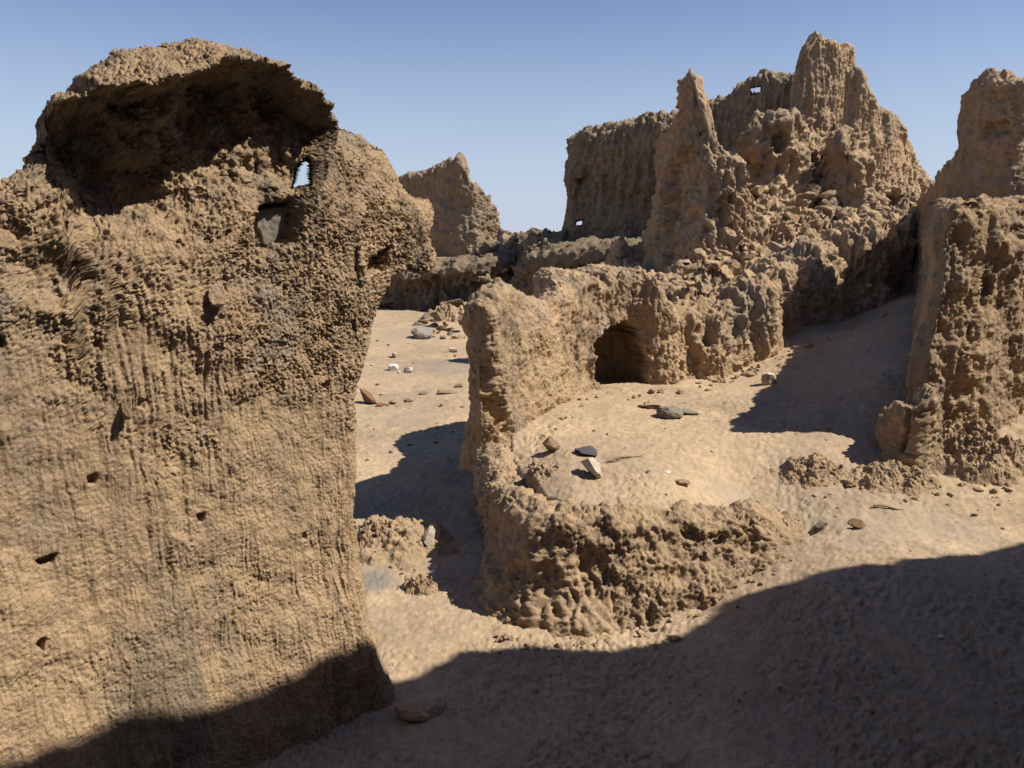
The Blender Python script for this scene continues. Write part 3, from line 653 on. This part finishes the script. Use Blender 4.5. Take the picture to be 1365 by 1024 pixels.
# ------------------------------------------------------------------ individual stones
px_stone(580, 950, 34, 22, S_CLAY, 163, 'smaller reddish stone tucked right of the larger reddish stone', rot=1.)
px_stone(548, 950, 62, 34, S_CLAY, 101, 'reddish stone lying in shadow at the foot of the big left wall', rot=.4)
px_stone(572, 724, 20, 30, S_PALE, 102, 'upright pale stone standing on the alley heap', rot=.3, tilt=.3, sink=.05, Hf=lambda x, y: G(x, y) + .05)
px_stone(732, 603, 26, 24, S_TAN, 103, 'pointed brown stone on the room floor nearest the niche wall end', rot=.5, sink=.08)
px_stone(783, 606, 40, 15, S_SLATE, 104, 'flat dark slate on the room floor', rot=.1, sink=.1)
px_stone(790, 633, 34, 24, S_PALE, 105, 'pale cream wedge of stone on the bench top', rot=-.5, tilt=.5, sink=.15)
px_stone(895, 556, 32, 20, S_GREY, 106, 'grey rough lump in the middle of the room floor', rot=.2, planes=4, npow=.12)
px_stone(918, 552, 30, 8, S_GREY, 107, 'thin grey slab beside the rough grey lump', rot=.1)
px_stone(872, 544, 36, 8, S_BRN, 108, 'long low brown stone left of the rough grey lump', rot=.0)
px_stone(1022, 512, 24, 18, S_PALE, 109, 'domed pale stone at the edge of the right shadow', rot=.1, sink=.1)
px_stone(908, 646, 24, 12, S_TAN, 110, 'low tan stone half sunk in the bench top', rot=.2, sink=.3)
px_stone(1094, 702, 20, 14, S_GREY, 111, 'grey stone, left one of the pair on open ground', rot=.9)
px_stone(1145, 703, 26, 16, S_BRN, 112, 'brown stone, right one of the pair on open ground', rot=.2)
px_stone(898, 852, 20, 8, S_BRN, 113, 'small brown stone on the shadow edge near the bench foot', rot=.2)
px_stone(490, 537, 26, 18, S_BRN, 114, 'brown tilted stone at the left of the alley row', rot=.2, tilt=.5, sink=.05)
px_stone(566, 450, 30, 17, S_DUST, 115, 'large rounded grey stone at the back of the alley', rot=.2, planes=5)
px_stone(522, 494, 15, 12, S_WHITE, 116, 'white angular stone on the far alley floor', rot=.7)
px_stone(545, 496, 14, 9, S_PALE, 117, 'pale stone right of the white angular stone', rot=.2)
px_stone(527, 477, 12, 8, S_PALE, 118, 'small pale stone beyond the white angular stone', rot=.9)
px_stone(622, 585, 16, 12, S_PALE, 119, 'pale stone at the outer foot of the niche wall', rot=.4)
px_stone(603, 470, 12, 10, S_PALE, 120, 'pale stone near the niche wall at the back of the alley', rot=.4)
for i, (u, v, w, h, m, d) in enumerate([(508, 541, 14, 6, S_BRN, 'first'), (523, 538, 12, 6, S_TAN, 'second'), (545, 535, 16, 5, S_BRN, 'third'), (566, 525, 14, 6, S_GREY, 'fourth'), (598, 524, 26, 7, S_TAN, 'fifth'), (612, 516, 14, 6, S_BRN, 'last')]):
    px_stone(u, v, w, h, m, 130 + i, '%s stone from the left in the broken row across the alley' % d, rot=i, group='stones in the alley row')
px_stone(715, 326, 42, 15, S_TAN, 140, 'flat tan block lying on top of the far rubble heap', Hf=lambda x, y: 1.32 + .02 * y * 0 + 0 * x, rot=.1)
for i, (u, v, w, h, dsc) in enumerate([(648, 398, 26, 24, 'tan block highest on the pile behind the niche wall'), (600, 408, 30, 16, 'flat block in the pile at the back of the alley'), (618, 432, 22, 15, 'brown block low on the pile beside the niche wall'),
                                       (585, 425, 26, 12, 'tan block left in the pile at the back of the alley')]):
    px_stone(u, v, w, h, (S_TAN, S_TAN, S_BRN, S_TAN)[i], 150 + i, dsc, Hf=lambda x, y: G(x, y) + .12, rot=i * .7)
rs = random.Random(3)
for i in range(75):     # loose stones of the alley, nothing tells them apart
    u, v = rs.uniform(555, 640), rs.uniform(398, 455); w = rs.uniform(5, 15)
    px_stone(u, v, w, w * rs.uniform(.4, .8), rs.choice([S_TAN, S_BRN, S_DUST2, S_CLAY]), 1200 + i, 'loose stone among many at the back of the alley', sub=3, rot=rs.uniform(0, 3), group='loose stones at the back of the alley', name='loose_stone')
for i in range(38):
    u, v = rs.uniform(470, 620), rs.uniform(455, 640); w = rs.uniform(3, 8)
    px_stone(u, v, w, w * rs.uniform(.4, .7), rs.choice([S_TAN, S_BRN, S_PALE, S_GREY]), 300 + i, 'small pebble scattered on the alley floor', sub=2, rot=rs.uniform(0, 3), group='pebbles on the alley floor', name='pebble', cat='pebble')
for i in range(230):
    u, v = rs.uniform(700, 1360), rs.uniform(560, 960); w = rs.uniform(2, 4) if i > 40 else rs.uniform(4, 9)
    px_stone(u, v, w, w * rs.uniform(.4, .7), rs.choice([S_TAN, S_BRN, S_TAN, S_GREY]), 400 + i, 'small pebble scattered on the room floor and open ground', sub=2, rot=rs.uniform(0, 3), group='pebbles on the open ground', name='pebble', cat='pebble')
for i in range(110):
    u = rs.uniform(900, 1200); t = rs.random(); lo = np.interp(u, [900, 1000, 1100, 1200], [390, 345, 310, 275]); hi = np.interp(u, [900, 1000, 1100, 1200], [340, 230, 190, 230])
    v = lo + (hi - lo) * t; w = rs.uniform(7, 26)
    px_stone(u, v, w, w * rs.uniform(.35, .7), MUDM, 600 + i, 'broken mud block lying loose on the rubble slope', Hf=HILLD, sub=3, rot=rs.uniform(0, 3), tilt=rs.uniform(-.5, .5), sink=.3, group='broken blocks on the rubble slope', name='mud_block', cat='mud block', planes=12)
for i in range(46):
    u, v = rs.uniform(642, 752), rs.uniform(322, 385); w = rs.uniform(8, 22)
    px_stone(u, v, w, w * rs.uniform(.4, .7), MUDF, 800 + i, 'broken mud block tumbled between the grey terraces', Hf=lambda x, y: .5 + .9 * sm(12.2, 14.8, y), sub=3, rot=rs.uniform(0, 3), tilt=rs.uniform(-.4, .4), group='blocks between the terraces', name='mud_block', cat='mud block', planes=12)
def crumbs(line, nn, wr, spread, mat, seed, label, group):
    r_ = random.Random(seed); ln = np.array(line, float)
    for i in range(nn):
        k = r_.uniform(0, len(ln) - 1.001); a_ = int(k); q = ln[a_] + (ln[a_ + 1] - ln[a_]) * (k - a_)
        w = r_.uniform(*wr) * r_.uniform(.4, 1)
        px_stone(q[0] + r_.uniform(-4, 4), q[1] + abs(r_.gauss(0, spread)), w, w * r_.uniform(.5, .8), mat, seed * 1000 + i, label, sub=3, rot=r_.uniform(0, 3), sink=.3, group=group, name='mud_clod', cat='mud clod', planes=12)
crumbs([(660, 845), (720, 856), (800, 848), (900, 812), (1000, 775), (1060, 742)], 75, (5, 15), 9, MUDB, 7, 'crumbled mud clod lying along the foot of the earth bench', 'clods at the foot of the earth bench')
crumbs([(705, 605), (740, 560), (790, 522), (860, 522), (950, 508), (1010, 490)], 55, (5, 14), 7, MUD, 8, 'crumbled mud clod lying along the inner foot of the niche wall', 'clods at the foot of the niche wall')
crumbs([(1080, 640), (1180, 640), (1250, 645), (1365, 640)], 70, (5, 16), 12, MUDB, 9, 'crumbled mud clod strewn below the right wall', 'clods below the right wall')
crumbs([(470, 690), (520, 745), (580, 770), (620, 800)], 35, (4, 12), 10, MUDB, 10, 'crumbled mud clod strewn round the alley heap', 'clods round the alley heap')
crumbs([(1000, 492), (1060, 462), (1120, 435), (1180, 420)], 30, (5, 14), 6, MUDM, 11, 'mud clod fallen at the foot of the fluted wall', 'clods at the foot of the fluted wall')
px_stone(865, 629, 8, 5, S_WHITE, 160, 'white chip on the bench top, left of the two', cat='chip', name='white_chip')
px_stone(889, 630, 12, 5, S_WHITE, 161, 'white chip on the bench top, right of the two', cat='chip', name='white_chip')
px_stone(1255, 851, 9, 7, S_WHITE, 162, 'white chip alone in the large foreground shadow', cat='chip', name='white_chip')
def stick(p, q, r, label):
    a = np.array(on_ground(*p)) + (0, 0, r * 1.0); b = np.array(on_ground(*q)) + (0, 0, r * 1.0); n, k = 24, 8
    t = np.linspace(0, 1, n)[:, None]; C = a + (b - a) * t; C[:, 2] = G(C[:, 0], C[:, 1]) + r * .9 + .004 * np.sin(t[:, 0] * 5); C[:, 1] += .006 * np.sin(t[:, 0] * 7)
    d = (b - a) / np.linalg.norm(b - a); s = np.cross(d, (0, 0, 1)); s /= np.linalg.norm(s); w = np.cross(s, d)
    an = np.linspace(0, 2 * math.pi, k + 1); rr = r * (1 - .5 * t) * (t > 0) * (t < 1) + .0004
    P = C[:, None] + rr[..., None] * (np.cos(an)[None, :, None] * s + np.sin(an)[None, :, None] * w)
    props(mesh_obj('stick', P, quads(n, k + 1), WOOD), label, 'stick')
stick((808, 617), (858, 608), .007, 'thin dry stick lying beside the pale wedge stone')
stick((1163, 676), (1208, 681), .005, 'thin dry twig on the open ground before the right wall')
# ------------------------------------------------------------------ sun + the wall that shades the foreground
SUN_EL, SUN_AZ = math.radians(50), math.radians(-8)      # azimuth measured from +X towards +Y
S = np.array([math.cos(SUN_EL) * math.cos(SUN_AZ), math.cos(SUN_EL) * math.sin(SUN_AZ), math.sin(SUN_EL)])
EDGE = [wall_pt(-60, 1015, .08), wall_pt(60, 995, .08), wall_pt(150, 945, .08), wall_pt(250, 930, .08), wall_pt(330, 908, .08), wall_pt(440, 880, .08), wall_pt(500, 872, .05)]
EDGE += [np.array(on_ground(*q)) for q in [(560, 900), (610, 868), (700, 862), (800, 868), (880, 855), (945, 828), (965, 806), (1020, 785), (1100, 762), (1200, 748), (1300, 738), (1365, 725), (1500, 705)]]
hc = 3.4
CT = np.array([p + S * ((hc - p[2]) / S[2]) for p in EDGE])
CT = np.vstack([CT[0] + (-.1, -2.2, 0), CT[0] + (.1, -.8, 0), CT, CT[-1] + (3, .6, 0)])
def caster():
    t = np.linspace(0, 1, len(CT)); ti = np.linspace(0, 1, 900)
    c = np.stack([np.interp(ti, t, CT[:, k]) for k in range(3)], -1)
    nh = 60; th = .3
    d = np.gradient(c, axis=0)[:, :2]; d /= np.linalg.norm(d, axis=1)[:, None]
    ker = np.ones(60) / 60; d = np.stack([np.convolve(np.pad(d[:, k], 30, 'edge'), ker, 'same')[30:-30] for k in (0, 1)], -1)
    back = np.stack([-d[:, 1] * -1, d[:, 0] * -1], -1)     # away from the room (towards -Y / +X)
    rows = []
    topj = .07 * fbm(c[:, 0] * 2.2, c[:, 1] * 2.2, 0 * c[:, 0], 5, .6)
    for h in np.linspace(0, 1, nh): rows.append(np.c_[c[:, 0], c[:, 1], -.1 + h * (c[:, 2] + topj + .1)])
    for h in np.linspace(1, 0, nh): rows.append(np.c_[c[:, 0] + back[:, 0] * th, c[:, 1] + back[:, 1] * th, -.1 + h * (c[:, 2] + topj + .1 - .15)])
    P = np.stack(rows, 1); P[..., :2] += (.02 * fbm(P[..., 0] * 3, P[..., 1] * 3, P[..., 2] * 3, 3) * sm(2.8, 2.3, P[..., 2]))[..., None]
    props(mesh_obj('mud_wall', P, quads(*P.shape[:2]), MUD), 'tall mud wall just outside the right of the view that shades the foreground', 'wall')
caster()
w = slab('mud_wall', [(-2.6, -.3), (-.5, -.8), (1.3, -.6)], ('z', [(0, 3.2), (.5, 3.4), (1, 3.3)]), -.1, MUD, uv=False, thick=.4, spacing=.06, style1=dict(macro=(.05, .5), rough=(.01, .1)), label='tall unseen mud wall added behind the viewer to darken the foreground')  # unseen wall, added to block sky light and deepen the foreground shade
# ------------------------------------------------------------------ light, sky, camera
sc = bpy.context.scene
sl = bpy.data.lights.new('sun', 'SUN'); sl.energy = 5.0; sl.angle = math.radians(.5); sl.color = (1, .93, .82)
so = bpy.data.objects.new('sun', sl); COL.objects.link(so); so.rotation_euler = Vector(S).to_track_quat('Z', 'Y').to_euler()
wd = bpy.data.worlds.new('World'); sc.world = wd; wd.use_nodes = True; nt = wd.node_tree
sky = nt.nodes.new('ShaderNodeTexSky'); sky.sky_type = 'NISHITA'; sky.sun_disc = False; sky.sun_elevation = SUN_EL
sky.sun_rotation = math.pi / 2 - SUN_AZ; sky.air_density = 1.1; sky.dust_density = .15; sky.ozone_density = 1.6; sky.altitude = 300
bg = nt.nodes['Background']; bg.inputs['Strength'].default_value = .0625; 
tint = nt.nodes.new('ShaderNodeMix'); tint.data_type = 'RGBA'; tint.blend_type = 'MULTIPLY'; tint.inputs[0].default_value = 1
nt.links.new(sky.outputs[0], tint.inputs[6]); tint.inputs[7].default_value = (1.0, .965, 1.13, 1); 
gn = nt.nodes.new('ShaderNodeTexCoord'); sx = nt.nodes.new('ShaderNodeSeparateXYZ'); nt.links.new(gn.outputs['Generated'], sx.inputs[0])
hm = nt.nodes.new('ShaderNodeMapRange'); hm.interpolation_type = 'SMOOTHSTEP'; hm.inputs['From Min'].default_value = -.02; hm.inputs['From Max'].default_value = .30
hm.inputs['To Min'].default_value = .85; hm.inputs['To Max'].default_value = 0; nt.links.new(sx.outputs['Z'], hm.inputs['Value'])
hz_ = nt.nodes.new('ShaderNodeMix'); hz_.data_type = 'RGBA'; nt.links.new(hm.outputs['Result'], hz_.inputs[0]); nt.links.new(tint.outputs[2], hz_.inputs[6])
hz_.inputs[7].default_value = (5.4, 6.5, 8.3, 1); nt.links.new(hz_.outputs[2], bg.inputs[0])
cam = bpy.data.cameras.new('camera'); co = bpy.data.objects.new('camera', cam); COL.objects.link(co)
cam.sensor_width = 36; cam.lens = 36 * FPX / 1365; cam.clip_start = .05; cam.clip_end = 20000
co.location = (0, 0, CZ); co.rotation_euler = (math.pi / 2 - PITCH, 0, 0); sc.camera = co
sc.view_settings.view_transform = 'Standard'; sc.view_settings.look = 'None'; sc.view_settings.exposure = .62; sc.view_settings.gamma = 1
